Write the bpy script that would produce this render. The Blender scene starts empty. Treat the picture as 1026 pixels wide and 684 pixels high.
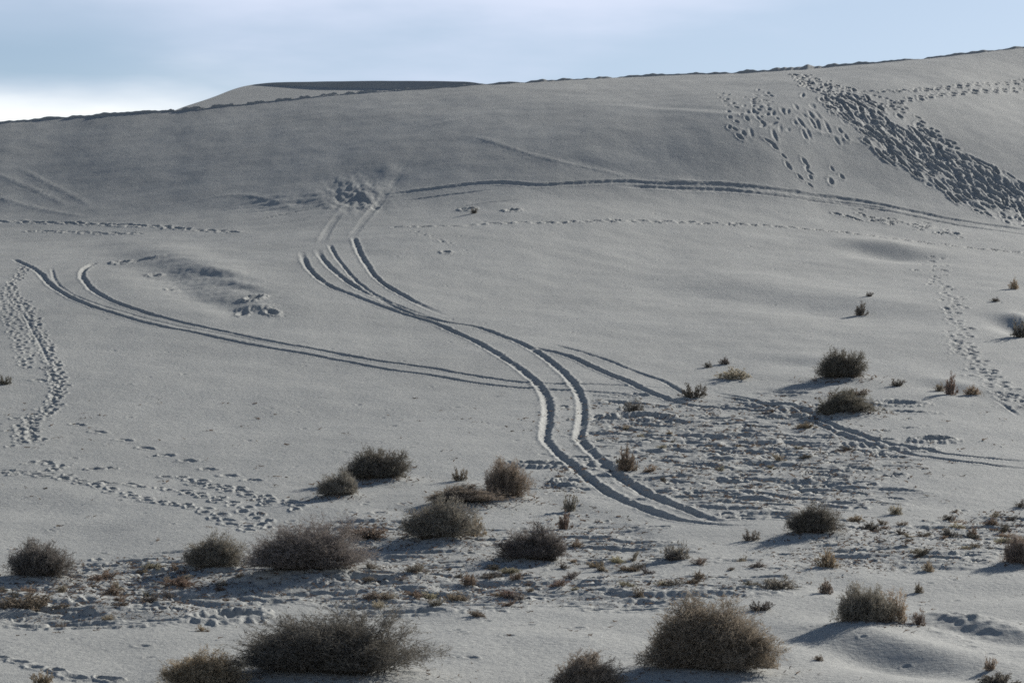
import bpy, math, random
import numpy as np

# ------------------------------------------------------------------ basics
C = bpy.context.scene
COL = C.collection
F = 2500.0          # focal length in photograph pixels (1026 wide)
V0 = 480.0          # picture row of the eye-level line
UC = 513.0
rng = np.random.default_rng(11)
random.seed(5)
SUN_EL, SUN_AZ = 24.0, 42.0      # azimuth measured from the view direction (+Y) towards +X


def sstep(x, a, b):
    t = np.clip((x - a) / (b - a), 0, 1)
    return t * t * (3 - 2 * t)


_P = rng.permutation(1024)
_A = rng.random(1024) * 2 * math.pi
_GX, _GY = np.cos(_A), np.sin(_A)


def perlin(x, y, seed=0):
    x = x + seed * 17.31
    y = y - seed * 9.77
    xi = np.floor(x).astype(np.int64)
    yi = np.floor(y).astype(np.int64)
    fx = x - xi
    fy = y - yi
    u = fx * fx * fx * (fx * (fx * 6 - 15) + 10)
    v = fy * fy * fy * (fy * (fy * 6 - 15) + 10)

    def g(ix, iy, dx, dy):
        h = _P[(_P[ix & 1023] + iy) & 1023]
        return _GX[h] * dx + _GY[h] * dy
    a = g(xi, yi, fx, fy)
    b = g(xi + 1, yi, fx - 1, fy)
    c = g(xi, yi + 1, fx, fy - 1)
    d = g(xi + 1, yi + 1, fx - 1, fy - 1)
    return ((a * (1 - u) + b * u) * (1 - v) + (c * (1 - u) + d * u) * v) * 1.5


def interp(x, pts):
    p = np.array(pts, float)
    return np.interp(x, p[:, 0], p[:, 1])


def smooth_interp(x, pts, n=9, w=12.0):
    s = 0
    for k in np.linspace(-1, 1, n):
        s = s + interp(x + k * w, pts)
    return s / n


# ------------------------------------------------------------------ dune surface
DU = 0.9
U_IN = np.arange(-50, 1076.1, DU)
side = np.cumsum(1.2 * 1.075 ** np.arange(95))
U = np.concatenate([(-50 - side)[::-1], U_IN, 1076 + side])
NU = len(U)
IU0 = len(side)

crest = smooth_interp(U, [(-400, 128), (0, 121.5), (60, 117), (100, 114.5), (150, 111), (200, 107), (250, 101.5), (290, 97.5),
                          (340, 92), (400, 89), (450, 86), (480, 83.5), (560, 79), (640, 75.5), (700, 73), (770, 70.5),
                          (800, 68.5), (850, 64), (900, 60), (960, 53.5), (1026, 46), (1300, 20), (2500, 5)], w=10)
crest_top = crest.copy()          # the skyline
lip_px = interp(U, [(-400, 3), (0, 1.3), (100, 1.7), (180, 1.5), (220, 1.2), (480, 1.2), (500, 1.4), (700, 1.8), (780, 2.8), (840, 2.6),
                    (870, 1.8), (1026, 1.3), (1300, 1.2)])
lip_px = lip_px * np.clip(1.0 + 1.1 * perlin(U / 19.0, U * 0 + 1.1) + .5 * perlin(U / 6.3, U * 0 + 5.1), .12, 2.4)
crest_noise = 0.5 * perlin(U / 41.0, U * 0 + 3.3) + 0.25 * perlin(U / 9.0, U * 0 + 7.7)
crest = crest_top + 1.9           # the slope proper ends just under the trodden lip
crest_s = crest
foot = smooth_interp(U, [(-400, 228), (0, 226), (200, 226), (300, 222), (350, 212), (420, 200), (500, 192), (650, 185), (740, 187),
                         (850, 200), (940, 215), (1026, 232), (1200, 260)], w=25)

NV = 1460
VB = 770.0
T1 = np.concatenate([np.linspace(0, .994, NV - 60, endpoint=False), 1 - .006 * (1 - np.linspace(0, 1, 60)) ** 1.8])
T = T1[:, None]
Vm = VB + (crest[None, :] - VB) * T            # rows x cols, bottom -> crest
Um = np.broadcast_to(U[None, :], Vm.shape)
Uc = np.clip(Um, -150, 1180)

# steepness of the dune (rise over run, straight away from the viewer) at knots across the picture
SU = [-150, 60, 180, 300, 420, 540, 650, 740, 830, 930, 1040, 1180]
SV = [50, 80, 105, 130, 160, 185, 205, 225, 250, 310, 400, 500, 620, 780]
STAB = [[0.193, 0.288, 0.363, 0.391, 0.381, 0.359, 0.32, 0.228, 0.141, 0.187, 0.189, 0.144, 0.087, 0.064],
        [0.191, 0.287, 0.35, 0.339, 0.347, 0.327, 0.296, 0.224, 0.144, 0.207, 0.188, 0.141, 0.088, 0.068],
        [0.186, 0.284, 0.321, 0.321, 0.326, 0.311, 0.285, 0.202, 0.164, 0.216, 0.184, 0.139, 0.089, 0.071],
        [0.175, 0.285, 0.297, 0.304, 0.314, 0.314, 0.288, 0.187, 0.192, 0.225, 0.177, 0.139, 0.09, 0.072],
        [0.153, 0.243, 0.275, 0.298, 0.333, 0.35, 0.264, 0.184, 0.256, 0.206, 0.175, 0.138, 0.092, 0.074],
        [0.125, 0.217, 0.274, 0.307, 0.404, 0.391, 0.217, 0.275, 0.26, 0.193, 0.175, 0.137, 0.093, 0.075],
        [0.111, 0.22, 0.256, 0.363, 0.503, 0.422, 0.26, 0.308, 0.237, 0.184, 0.175, 0.136, 0.094, 0.076],
        [0.101, 0.222, 0.265, 0.476, 0.592, 0.482, 0.338, 0.274, 0.217, 0.184, 0.175, 0.136, 0.095, 0.077],
        [0.119, 0.236, 0.353, 0.505, 0.589, 0.5, 0.346, 0.253, 0.207, 0.179, 0.175, 0.137, 0.096, 0.077],
        [0.151, 0.324, 0.417, 0.44, 0.463, 0.47, 0.365, 0.234, 0.192, 0.179, 0.177, 0.14, 0.095, 0.075],
        [0.345, 0.385, 0.318, 0.326, 0.43, 0.447, 0.375, 0.234, 0.18, 0.181, 0.178, 0.143, 0.093, 0.069],
        [0.553, 0.397, 0.274, 0.312, 0.444, 0.467, 0.381, 0.225, 0.172, 0.184, 0.179, 0.141, 0.092, 0.069]]


def box2(a, ki, kj):
    for ax, k in ((0, ki), (1, kj)):
        if k < 1:
            continue
        pw = [(0, 0), (0, 0)]
        pw[ax] = (k + 1, k)
        c = np.cumsum(np.pad(a, pw, mode='edge'), axis=ax)
        n = a.shape[ax]
        if ax == 0:
            a = (c[2 * k + 1:2 * k + 1 + n] - c[:n]) / (2 * k + 1)
        else:
            a = (c[:, 2 * k + 1:2 * k + 1 + n] - c[:, :n]) / (2 * k + 1)
    return a


Vsm = VB + (crest_s[None, :] - VB) * T
STAB = np.array(STAB)
colv = np.stack([np.interp(Uc[0], SU, STAB[:, k]) for k in range(len(SV))], 0)
pos = np.interp(Vsm, SV, np.arange(len(SV)))
p0 = np.clip(pos.astype(int), 0, len(SV) - 2)
fr = pos - p0
jj = np.broadcast_to(np.arange(NU)[None, :], Vm.shape)
S = colv[p0, jj] * (1 - fr) + colv[p0 + 1, jj] * fr
S = box2(box2(S, 16, 33), 16, 33)


PATCHES = []


def patch(*a):
    PATCHES.append(a)


# darker and lighter hollows read off the photograph
patch(190, 274, 44, 11, .075, 14)
patch(225, 300, 26, 7, .10, 10)
patch(285, 202, 46, 7, .06, -4)
patch(352, 192, 14, 7, .045, 20)
patch(376, 204, 4, 6, .05, -60)
patch(392, 177, 7, 7, .06, -20)
patch(955, 388, 24, 4, .12, 10)
patch(240, 287, 18, 2.5, .08, 12)
patch(218, 276, 20, 2.5, .10, 8)
patch(890, 251, 32, 4.5, .20, 6)
patch(800, 300, 90, 9, .07, 6)
patch(610, 165, 32, 7, .07, 10)
patch(1020, 325, 16, 5, .25, 10)
patch(40, 612, 90, 8, .12, 2)
patch(160, 628, 90, 5, .06, -6)
patch(900, 655, 75, 9, .27, 10)
patch(985, 632, 60, 5, .22, 10)
patch(810, 362, 22, 4, .12, 0)
patch(60, 505, 60, 12, .05, 0)
patch(60, 532, 90, 9, .06, -4)
patch(150, 545, 60, 6, .05, 0)
patch(600, 515, 60, 8, .03, 20)
patch(520, 478, 30, 5, .08, 0)
patch(715, 112, 60, 2.0, -.09, 4)
patch(930, 600, 60, 9, -.05, 0)
Vm = Vsm
den = np.maximum(F * S - (V0 - Vm), 60.0)
dv = -(Vm[1:] - Vm[:-1])
lnY = np.zeros_like(Vm)
lnY[1:] = np.cumsum(dv / (.5 * (den[1:] + den[:-1])), axis=0)
Ym = 42.0 * np.exp(lnY)
Zm = (V0 - Vm) * Ym / F
Xm = (Um - UC) / F * Ym


def rowf(u_idx, v):
    c = crest[u_idx]
    return float(np.interp((VB - v) / (VB - c), T1, np.arange(NV)))


def look(u, v):
    """picture position -> point on the dune (x, y, z, column, row)"""
    iu = IU0 + (u + 50) / DU
    iu = min(max(iu, 1), NU - 2)
    j = int(round(iu))
    r = min(max(rowf(j, v), 0), NV - 1.001)
    i = int(r)
    f = r - i
    Y = Ym[i, j] * (1 - f) + Ym[i + 1, j] * f
    return (u - UC) / F * Y, Y, (V0 - v) * Y / F, j, i


DZ = np.zeros_like(Vm)

# trodden lip and small unevenness right under the skyline
below = Ym[-1][None, :] - Ym
lip_h = np.maximum(lip_px + crest_noise, .2)[None, :] * Ym[-1][None, :] / F
DZ += lip_h * (1 - sstep(below, .0, lip_h / .62 + .05))
# broad undulation and small wind relief
bigw = sstep(Ym, 44, 60)
DZ += .10 * perlin(Xm / 7.0, Ym / 10.0, 1) * bigw
DZ += .11 * perlin(Xm / 3.6, Ym / 3.4, 51) * (1 - sstep(Ym, 60, 95)) * sstep(Ym, 43, 47)
DZ += .030 * perlin(Xm / 1.9, Ym / 2.6, 2)
DZ += .007 * perlin(Xm / .55, Ym / .6, 3)

for (cu, cv, su, sv, amp, rot) in PATCHES:
    # a local swell: steeper facing the viewer in its middle, easing above and below
    a = math.radians(rot)
    du = Um - cu
    dv_ = Vm - cv
    p = (du * math.cos(a) + dv_ * math.sin(a)) / su
    q = -(-du * math.sin(a) + dv_ * math.cos(a)) / sv
    x_, y_, z_, j_, i_ = look(cu, cv)
    i_ = min(i_, NV - 90)
    spx = abs((Vm[i_ + 8, j_] - Vm[i_, j_]) / (Ym[i_ + 8, j_] - Ym[i_, j_]))
    DZ += amp * (sv / spx) * q * np.exp(-.5 * (p * p + q * q))

# --------------------------------------------- rough, plant-littered ground


def blob(cu, cv, su, sv, rot=0, sharp=2.0):
    a = math.radians(rot)
    du = Um - cu
    dvv = Vm - cv
    p = (du * math.cos(a) + dvv * math.sin(a)) / su
    q = (-du * math.sin(a) + dvv * math.cos(a)) / sv
    return np.exp(-(p * p + q * q) ** sharp)


tramp = np.maximum.reduce([blob(740, 448, 140, 36, 8, 1.1), blob(820, 470, 60, 34, 0, 1.1) * .9, blob(650, 430, 60, 22, 0, 1.1) * .8,
                           blob(730, 490, 90, 24, 10) * .9, blob(790, 415, 60, 12, 8) * .7])
rough = np.maximum.reduce([blob(120, 595, 190, 22, -2), blob(420, 588, 160, 20, 0) * .7, blob(130, 572, 90, 14, 0) * .8,
                           blob(420, 545, 110, 26, 4) * .5, blob(600, 540, 70, 26, 10) * .5,
                           blob(620, 590, 140, 16, 0) * .45, blob(900, 550, 150, 24, -6) * .55,
                           blob(1000, 525, 60, 16, -5) * .6, blob(570, 480, 30, 16, 0) * .5, blob(790, 395, 60, 10, 0) * .3,
                           blob(365, 530, 40, 12, 0) * .8])


def ridged(x, y, s):
    return 1 - np.abs(perlin(x, y, s)) * 2


n1 = perlin(Xm / 1.2 + .5 * perlin(Xm, Ym, 8), Ym / .9, 4)
n2 = perlin(Xm / .36, Ym / .55, 5)
n3 = perlin(Xm / 2.0, Ym / 3.2, 6)
DZ += tramp * (.06 * n1 + .012 * n2 + .05 * n3)
# sand spun loose where vehicles climbed the foot of the dune
spun = blob(356, 196, 30, 17, 0, 1.2)
DZ += spun * (.10 * perlin(Xm / .7 + .25 * Ym, Ym / 3.2, 21) + .05 * perlin(Xm / .35, Ym / 1.2, 22))
smear = blob(285, 203, 48, 8, -6, 1.2)
DZ += smear * (.09 * perlin(Xm / 2.2, Ym / 1.3, 23) + .03 * perlin(Xm / .6, Ym / .8, 24))
scuff = blob(205, 282, 75, 20, 16, 1.2)
DZ += scuff * (.06 * perlin(Xm / 1.5, Ym / 1.6, 25) + .02 * perlin(Xm / .4, Ym / .6, 26))
DZ += rough * (.07 * n1 + .012 * n2 + .10 * n3)

# --------------------------------------------- stamps (prints) and ruts


def window(x, y, rad):
    u = x / y * F + UC
    y0, y1 = max(y - rad, 42.2), y + rad
    j0 = IU0 + (x - rad) / y * F / DU + (UC + 50) / DU
    j1 = IU0 + (x + rad) / y * F / DU + (UC + 50) / DU
    j0 = int(max(j0 - 1, 0))
    j1 = int(min(j1 + 2, NU))
    if j1 <= j0 or u < -49 or u > 1075:
        return None
    jc = int(min(max(round(IU0 + (u + 50) / DU), 0), NU - 1))
    col = Ym[:, jc]
    i0 = max(int(np.searchsorted(col, y0)) - 2, 0)
    i1 = min(int(np.searchsorted(col, y1)) + 3, NV)
    if i1 <= i0:
        return None
    return slice(i0, i1), slice(j0, j1)


HOLE = np.zeros(Vm.shape)
TRK = np.zeros(Vm.shape)
RIM = np.zeros(Vm.shape)


def stamp_w(x, y, a, b, depth, ang=0.0, rim=.35):
    w = window(x, y, max(a, b) * 1.9)
    if w is None:
        return
    dx = Xm[w] - x
    dy = Ym[w] - y
    c, s = math.cos(ang), math.sin(ang)
    p = (dx * c + dy * s) / a
    q = (-dx * s + dy * c) / b
    r = np.sqrt(p * p + q * q)
    r = r * (1 + .30 * perlin(Xm[w] / .22, Ym[w] / .22, 41))
    if depth < 0:
        DZ[w] += -depth * (1 - sstep(r, .0, 1.3))
        return
    HOLE[w] = np.maximum(HOLE[w], depth * (1 - sstep(r, .2, 1.15)))
    RIM[w] = np.maximum(RIM[w], depth * rim * np.exp(-((r - 1.3) / .35) ** 2))


def stamp(u, v, a, b, depth, ang=0.0, rim=.35):
    x, y, z, j, i = look(u, v)
    stamp_w(x, y, a, b, depth, ang, rim)


def densify(pts, step=.5, jitter=0.0):
    """picture polyline -> smooth world polyline"""
    p = np.array(pts, float)
    n = len(p)
    out = []
    for k in range(n - 1):
        p0 = p[max(k - 1, 0)]
        p1 = p[k]
        p2 = p[k + 1]
        p3 = p[min(k + 2, n - 1)]
        m = max(int(np.hypot(*(p2 - p1)) / 4), 2)
        for t in np.linspace(0, 1, m, endpoint=False):
            out.append(.5 * ((2 * p1) + (-p0 + p2) * t + (2 * p0 - 5 * p1 + 4 * p2 - p3) * t * t + (-p0 + 3 * p1 - 3 * p2 + p3) * t ** 3))
    out.append(p[-1])
    w = np.array([look(q[0], q[1])[:2] for q in out])
    seg = np.hypot(*(w[1:] - w[:-1]).T)
    d = np.concatenate([[0], np.cumsum(seg)])
    m = max(int(d[-1] / step), 2)
    s = np.linspace(0, d[-1], m + 1)
    return np.stack([np.interp(s, d, w[:, 0]), np.interp(s, d, w[:, 1])], 1), s


def rut(pts, width, depth,  berm=.32, fade0=2.0, fade1=2.0, flat=4.0, seed=0, rough_amt=.25, step=.5):
    if depth > 0:
        width = width * .52
        depth = depth * .42
        flat = 2.0
    w, s = densify(pts, step)
    L = s[-1]
    dist = {}
    D = np.full(Vm.shape, 9.0, np.float32)
    G = np.zeros(Vm.shape, np.float32)
    rad = width * 3.0
    for k in range(len(w) - 1):
        a, b = w[k], w[k + 1]
        m = (a + b) / 2
        win = window(m[0], m[1], rad + step + .3)
        if win is None:
            continue
        ab = b - a
        l2 = max((ab * ab).sum(), 1e-9)
        dx = Xm[win] - a[0]
        dy = Ym[win] - a[1]
        t = np.clip((dx * ab[0] + dy * ab[1]) / l2, 0, 1)
        d = np.hypot(dx - t * ab[0], dy - t * ab[1])
        ss = s[k] + t * (s[k + 1] - s[k])
        sub = D[win]
        mk = d < sub
        sub[mk] = d[mk]
        g = G[win]
        g[mk] = ss[mk]
    near = D < rad
    d = D[near]
    ss = G[near]
    amp = np.clip(ss / fade0, 0, 1) * np.clip((L - ss) / fade1, 0, 1)
    amp = amp * (1 + rough_amt * perlin(ss / 1.7, ss * 0 + seed * 3.1 + .5))
    ww = width * (1 + .18 * perlin(ss / 2.3, ss * 0 + seed * 1.7 + 4.5))
    r = d / ww
    wob = .25 * perlin(Xm[near] / .5, Ym[near] / .5, 31 + seed)
    r = r * (1 + wob)
    if depth > 0:
        TRK[near] = np.maximum(TRK[near], np.exp(-(d / (width * 2.2)) ** 2) * np.clip(amp, 0, 1))
    z = -depth * (np.exp(-(r * 1.1) ** flat) - (.30 * np.exp(-(r / .30) ** 2) if width > .2 and depth > 0 else 0)) * (1 + .35 * perlin(Xm[near] / .3, Ym[near] / .3, 55 + seed)) + berm * depth * np.exp(-((r - 1.55) / .42) ** 2)
    lump = 1 + .5 * perlin(Xm[near] / .35, Ym[near] / .35, 12 + seed)
    DZ[near] += z * amp * np.where(r > 1.05, lump, 1)


def prints(pts, a=.16, b=.26, depth=.07, gap=.75, side=.16, jit=.08, rim=.4):
    w, s = densify(pts, gap)
    for k in range(len(w)):
        t = w[min(k + 1, len(w) - 1)] - w[max(k - 1, 0)]
        ang = math.atan2(t[1], t[0])
        nx, ny = -math.sin(ang), math.cos(ang)
        sd = side * (1 if k % 2 else -1) + random.gauss(0, jit)
        x = w[k][0] + nx * sd + math.cos(ang) * random.gauss(0, jit)
        y = w[k][1] + ny * sd + math.sin(ang) * random.gauss(0, jit)
        q = random.uniform(.75, 1.25)
        stamp_w(x, y, b * q, a * q, depth * random.uniform(.7, 1.25), ang + random.gauss(0, .25), rim)


# --- ruts across the middle (two vehicles swinging down the plain)
rut([(302, 252), (305, 262), (312, 272), (325, 283), (342, 291), (385, 308), (440, 325), (475, 341), (502, 358), (527, 374), (543, 391),
     (549, 408), (548, 425), (547, 441), (568, 461), (594, 482), (619, 498), (652, 513), (682, 521), (712, 525), (760, 527)],
    .34, .24, seed=1, fade0=6)
rut([(318, 250), (325, 262), (344, 279), (367, 293), (402, 310), (440, 321), (482, 328), (515, 341), (540, 355), (562, 371), (576, 388),
     (583, 405), (583, 425), (581, 440), (603, 461), (624, 479), (652, 496), (674, 507), (702, 517), (727, 524)],
    .34, .24, seed=2, fade0=5)
rut([(330, 245), (340, 262), (360, 284), (386, 301), (415, 312), (448, 325)], .26, .18, seed=3, fade1=8)
rut([(354, 238), (360, 252), (368, 266), (378, 279), (394, 291), (424, 307), (452, 318)], .34, .26, seed=4, fade1=8)
# the broad dug-in stretch
rut([(546, 398), (549, 412), (548, 428), (547, 436)], .50, .10, seed=5, flat=3)
rut([(570, 466), (594, 484), (619, 499), (650, 513), (690, 522)], .44, .10, seed=6, flat=3)
rut([(604, 464), (626, 482), (652, 498), (680, 510), (712, 520)], .44, .12, seed=7, flat=3)
# --- left sweep
rut([(12, 260), (37, 271), (50, 285), (73, 298), (100, 309), (140, 321), (183, 331), (227, 340), (283, 351), (342, 361), (392, 371),
     (442, 378), (492, 385), (542, 390), (600, 394), (650, 398), (690, 400)], .34, .24, seed=8, fade1=6)
rut([(97, 262), (85, 268), (82, 277), (90, 288), (103, 296), (133, 308), (173, 320), (217, 330), (267, 341), (342, 355), (409, 366),
     (469, 375), (529, 383), (582, 386), (640, 388), (690, 391)], .34, .24, seed=9, fade1=6)
rut([(52, 268), (56, 282), (68, 292), (90, 301), (125, 312), (170, 324), (220, 334), (280, 346), (340, 357)], .22, .10, seed=10, fade1=14)
# --- right sweep
rut([(530, 348), (548, 352), (575, 359), (595, 368), (622, 380), (649, 393), (684, 404), (720, 408), (784, 414), (817, 424), (851, 438),
     (884, 447), (917, 456), (967, 464), (1040, 471)], .36, .30, seed=11)
rut([(547, 344), (575, 351), (609, 361), (632, 370), (662, 381), (684, 394), (700, 402)], .24, .13, seed=12)
rut([(628, 370), (655, 377), (672, 385), (686, 396)], .22, .12, seed=13)
rut([(715, 396), (760, 403), (800, 408), (830, 424), (880, 440), (924, 450), (967, 457), (1040, 463)], .34, .28, seed=14)
rut([(712, 392), (748, 399), (770, 405), (800, 418), (840, 430), (900, 447)], .26, .18, seed=15)
# --- old tracks along the foot of the dune
rut([(385, 196), (442, 188), (492, 183), (540, 186), (575, 184), (625, 182), (655, 184), (684, 184), (724, 185), (767, 190), (817, 197),
     (867, 203), (917, 212), (967, 222), (1040, 232)], .8, .30, seed=16, flat=3)
rut([(620, 187), (684, 189), (724, 190), (767, 195), (817, 202), (867, 208), (917, 217), (967, 227), (1040, 237)], .7, .26, seed=17, flat=3)
rut([(730, 187), (790, 196), (850, 204), (910, 212), (945, 219), (1000, 228)], .4, .2, seed=24, flat=3)
rut([(395, 202), (440, 196), (500, 190)], .4, .2, seed=18)
rut([(442, 212), (475, 205), (525, 200)], .4, .2, seed=19)
rut([(250, 222), (290, 213), (330, 203)], .45, .26, seed=20)
rut([(275, 226), (300, 220), (330, 213)], .4, .2, seed=21)
rut([(352, 238), (362, 224), (376, 208), (388, 192), (402, 172), (418, 148)], .50, .12, seed=26, fade0=4, fade1=45)
rut([(322, 244), (330, 228), (345, 210), (358, 196), (374, 178)], .50, .12, seed=27, fade0=4, fade1=25)
# --- faint raised lines on the dark slope
for pts in ([(412, 132), (435, 126), (459, 120), (502, 110)], [(469, 135), (509, 147), (559, 162), (609, 172), (645, 182)],
            [(17, 167), (50, 185), (93, 207)], [(-10, 172), (30, 188), (67, 207)], [(-10, 195), (40, 210), (90, 218)],
            [(787, 127), (817, 132), (851, 141), (887, 155)], [(690, 110), (730, 112), (765, 118)],
            [(640, 176), (690, 181), (740, 184)], [(180, 205), (240, 196), (290, 206), (300, 212)]):
    rut(pts, .5, -.045, berm=-.1, flat=2, rough_amt=.1, fade0=3, fade1=3)

# --- dug holes and spoil heaps where vehicles climbed the dune foot
for (u, v, a, b, d) in [(376, 208, .3, .8, .14), (372, 212, .3, .4, .12),
                         (122, 262, .5, .7, .2),
                        (142, 261, .9, .6, .12), (155, 273, .4, .5, .15), (171, 287, .3, .4, .13), (254, 299, .4, .8, .2),
                        (243, 312, .3, .8, .10), (272, 313, .3, 1.0, .14), (468, 153+56, .5, .6, .15),
                        (447, 252, .3, .4, .15), (513, 211, .5, .6, .2)]:
    stamp(u, v, a, b, d, random.uniform(-.3, .3), .5)
for (u, v, a, b, d) in [(364, 207, .9, 1.4, -.09), (331, 208, .5, 1.2, -.09),
                        (255, 307, 1.2, 1.0, -.15)]:
    stamp(u, v, a, b, d, 0, .1)

# --- walkers' prints
prints([(-10, 222), (60, 223), (133, 226), (173, 228), (235, 233)], gap=.9, a=.26, b=.5, depth=.15)
prints([(30, 232), (90, 233), (140, 234)], gap=1.1, a=.26, b=.5, depth=.15)
prints([(400, 227), (459, 226), (509, 223), (575, 223), (642, 222), (684, 223), (734, 225), (784, 227), (834, 232), (900, 240),
        (967, 247), (1040, 255)], gap=1.0, depth=.15, a=.25, b=.45)
prints([(405, 230), (440, 240), (455, 245)], depth=.05)
prints([(840, 215), (870, 222), (905, 225), (950, 232), (965, 238)], gap=.7, jit=.6, depth=.15, a=.25, b=.4)
prints([(850, 212), (890, 220), (935, 226)], gap=.7, jit=.7, depth=.15, a=.25, b=.4)
prints([(864, 92), (917, 91), (977, 85), (1040, 81)], .26, .42, .17, gap=1.0, side=.25)
prints([(880, 108), (904, 102), (931, 97), (984, 92), (1040, 89)], .26, .42, .18, gap=1.0, side=.25)
prints([(180, 108), (215, 105), (250, 102.5), (290, 98), (340, 93.5), (400, 90.5)], .35, .6, .22, gap=1.5, side=.1, jit=.2)
# the trodden descent from the crest
ctr = [(792, 74, 4), (815, 86, 12), (850, 106, 18), (885, 131, 23), (930, 158, 24), (980, 185, 23), (1040, 215, 23)]
for k in range(680):
    t = random.random() ** .85
    u = 792 + (1045 - 792) * t
    v = float(np.interp(u, [c[0] for c in ctr], [c[1] for c in ctr]))
    hw = float(np.interp(u, [c[0] for c in ctr], [c[2] for c in ctr]))
    v += np.clip(random.gauss(0, .50), -1.05, 1.2) * hw
    if v < float(np.interp(u, U, crest)) + 4:
        continue
    p_, q_ = look(u - 6, v - 5), look(u + 6, v + 5)
    ang = math.atan2(q_[1] - p_[1], q_[0] - p_[0]) + random.gauss(0, .12)
    stamp(u, v, random.uniform(.35, 1.3), random.uniform(.14, .27), random.uniform(.08, .26), ang, .4)
for k in range(45):   # scattered prints beside it
    u = random.uniform(735, 850)
    v = random.uniform(85, 130) + (u - 735) * .15
    stamp(u, v, .2, random.uniform(.5, 1.6), random.uniform(.03, .10), random.gauss(.0, .1))
for k in range(55):   # along the edge above
    u = random.uniform(840, 960)
    v = float(np.interp(u, [840, 905, 960], [88, 112, 150])) + random.gauss(0, 4)
    stamp(u, v, .25, .4, .12, random.gauss(0, .4))
for pts in ([(724, 94), (732, 108), (737, 120), (739, 128)], [(751, 97), (758, 110), (765, 126)], [(771, 143), (784, 158), (797, 177)],
            [(807, 167), (817, 187)], [(834, 168), (840, 182)], [(757, 94), (768, 108), (776, 124)], [(738, 130), (744, 136)],
            [(780, 145), (800, 158), (812, 173)]):
    prints(pts, .19, .6, .11, gap=1.5, side=.3, jit=.2, rim=.3)
# left trail
prints([(27, 268), (12, 288), (20, 306), (28, 325), (42, 350), (55, 370), (57, 391), (47, 411), (28, 425), (26, 442)],
       .14, .24, .10, gap=.5, side=.16, jit=.10)
prints([(24, 300), (34, 322), (48, 350), (58, 375), (60, 392), (48, 415)], .14, .24, .10, gap=.6, side=.14, jit=.10)
rut([(22, 312), (32, 330), (44, 352), (50, 366)], .16, .09, seed=22)
prints([(3, 292), (10, 321), (20, 343), (27, 368)], .15, .25, .08, gap=.6, side=.2)
for k in range(46):
    stamp(random.gauss(27, 7), random.gauss(432, 8), .15, .22, .09, random.uniform(-1, 1))
for (u, v) in [(77, 425), (97, 432), (123, 440), (145, 448), (165, 455), (187, 461), (208, 469), (228, 475), (252, 481), (38, 380)]:
    stamp(u, v, .26, .22, .11)
    stamp(u + 6, v + 1, .18, .18, .06)
rut([(-10, 470.5), (15, 471.5), (38, 473)], .14, .12, seed=23, fade0=.5, fade1=.5)
pr = dict(a=.15, b=.24, depth=.12, gap=.62, side=.13, jit=.06)
prints([(-10, 471), (40, 473), (65, 477), (85, 483), (110, 485), (135, 487), (170, 490), (193, 495), (215, 501), (235, 508), (255, 517),
        (268, 527)], **pr)
prints([(-10, 473), (30, 476), (70, 481), (100, 490), (125, 495), (150, 502), (180, 507), (205, 513), (215, 518), (235, 525),
        (255, 529)], **pr)
prints([(165, 476), (190, 480), (210, 486), (230, 488), (245, 494), (265, 500), (290, 505), (300, 512)], **pr)
prints([(200, 484), (225, 492), (250, 497), (268, 508)], **pr)
prints([(28, 464), (52, 463), (60, 470)], **pr)
prints([(95, 468), (112, 468)], **pr)
# right hand trail
for k in range(150):
    t = random.random()
    u = np.interp(t, [0, .3, .6, .8, 1], [932, 953, 963, 990, 1022]) + random.gauss(0, 7)
    v = 258 + t * 150 + random.gauss(0, 2)
    stamp(u, v, .2, .3, random.uniform(.05, .12), random.uniform(-.6, .6))
rut([(996, 400), (1010, 408), (1022, 417)], .2, .16, seed=25)
prints([(0, 662), (20, 667), (45, 671), (70, 676), (110, 678)], **pr)
prints([(742, 400), (760, 402)], **pr)
# trampled sand in the middle: hundreds of prints
cnt = 0
while cnt < 400:
    u = random.uniform(560, 910)
    v = random.uniform(392, 525)
    x, y, z, j, i = look(u, v)
    if random.random() > tramp[i, j]:
        continue
    cnt += 1
    q = random.random() ** 2
    stamp(u, v, .22 + .75 * q, .16 + .16 * q, .08 + .12 * random.random(), random.gauss(-.3, .25), .30)
cnt = 0
while cnt < 560:
    u = random.uniform(-20, 1040)
    v = random.uniform(485, 625)
    x, y, z, j, i = look(u, v)
    if random.random() > rough[i, j]:
        continue
    cnt += 1
    q = random.random() ** 2
    stamp(u, v, .12 + .8 * q, .09 + .2 * q, .05 + .12 * random.random(), random.gauss(0, .25), .3)
for k in range(420):   # stray pits over the plain
    u = random.uniform(-20, 1040)
    v = random.uniform(210, 660)
    q = random.uniform(.07, .17)
    stamp(u, v, q, q * .8, q * .3, 0)
# single dark hollows
for (u, v, a, b, d) in [(935, 440, .6, .5, .22), (800, 412, .9, .9, .16), (762, 406, 1.1, .6, .16), (640, 418, 1.0, .8, .25),
                        (612, 420, .9, .7, .22), (600, 465, .7, .7, .2), (555, 466, 1.0, .5, .3), (533, 465, .6, .4, .25),
                        (575, 483, .5, .6, .3), (885, 446, .5, .5, .25), (872, 446, 1.2, .5, .2), (800, 482, 1.2, .4, .12),
                        (830, 484, 1.0, .4, .12), (900, 404, .8, .6, .18), (915, 450, .6, .4, .2),
                        (690, 596, 1.4, .5, .12), (650, 600, .7, .4, .1), (215, 618, .5, .5, .2), (240, 615, .5, .5, .2),
                        (100, 626, .9, .3, .14), (155, 622, .6, .25, .12), (380, 612, .6, .3, .12), (415, 612, .7, .3, .12),
                        (70, 622, 1.0, .4, .12), (420, 660, .2, .2, .03)]:
    stamp(u, v, a, b, d, 0, .5)
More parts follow.
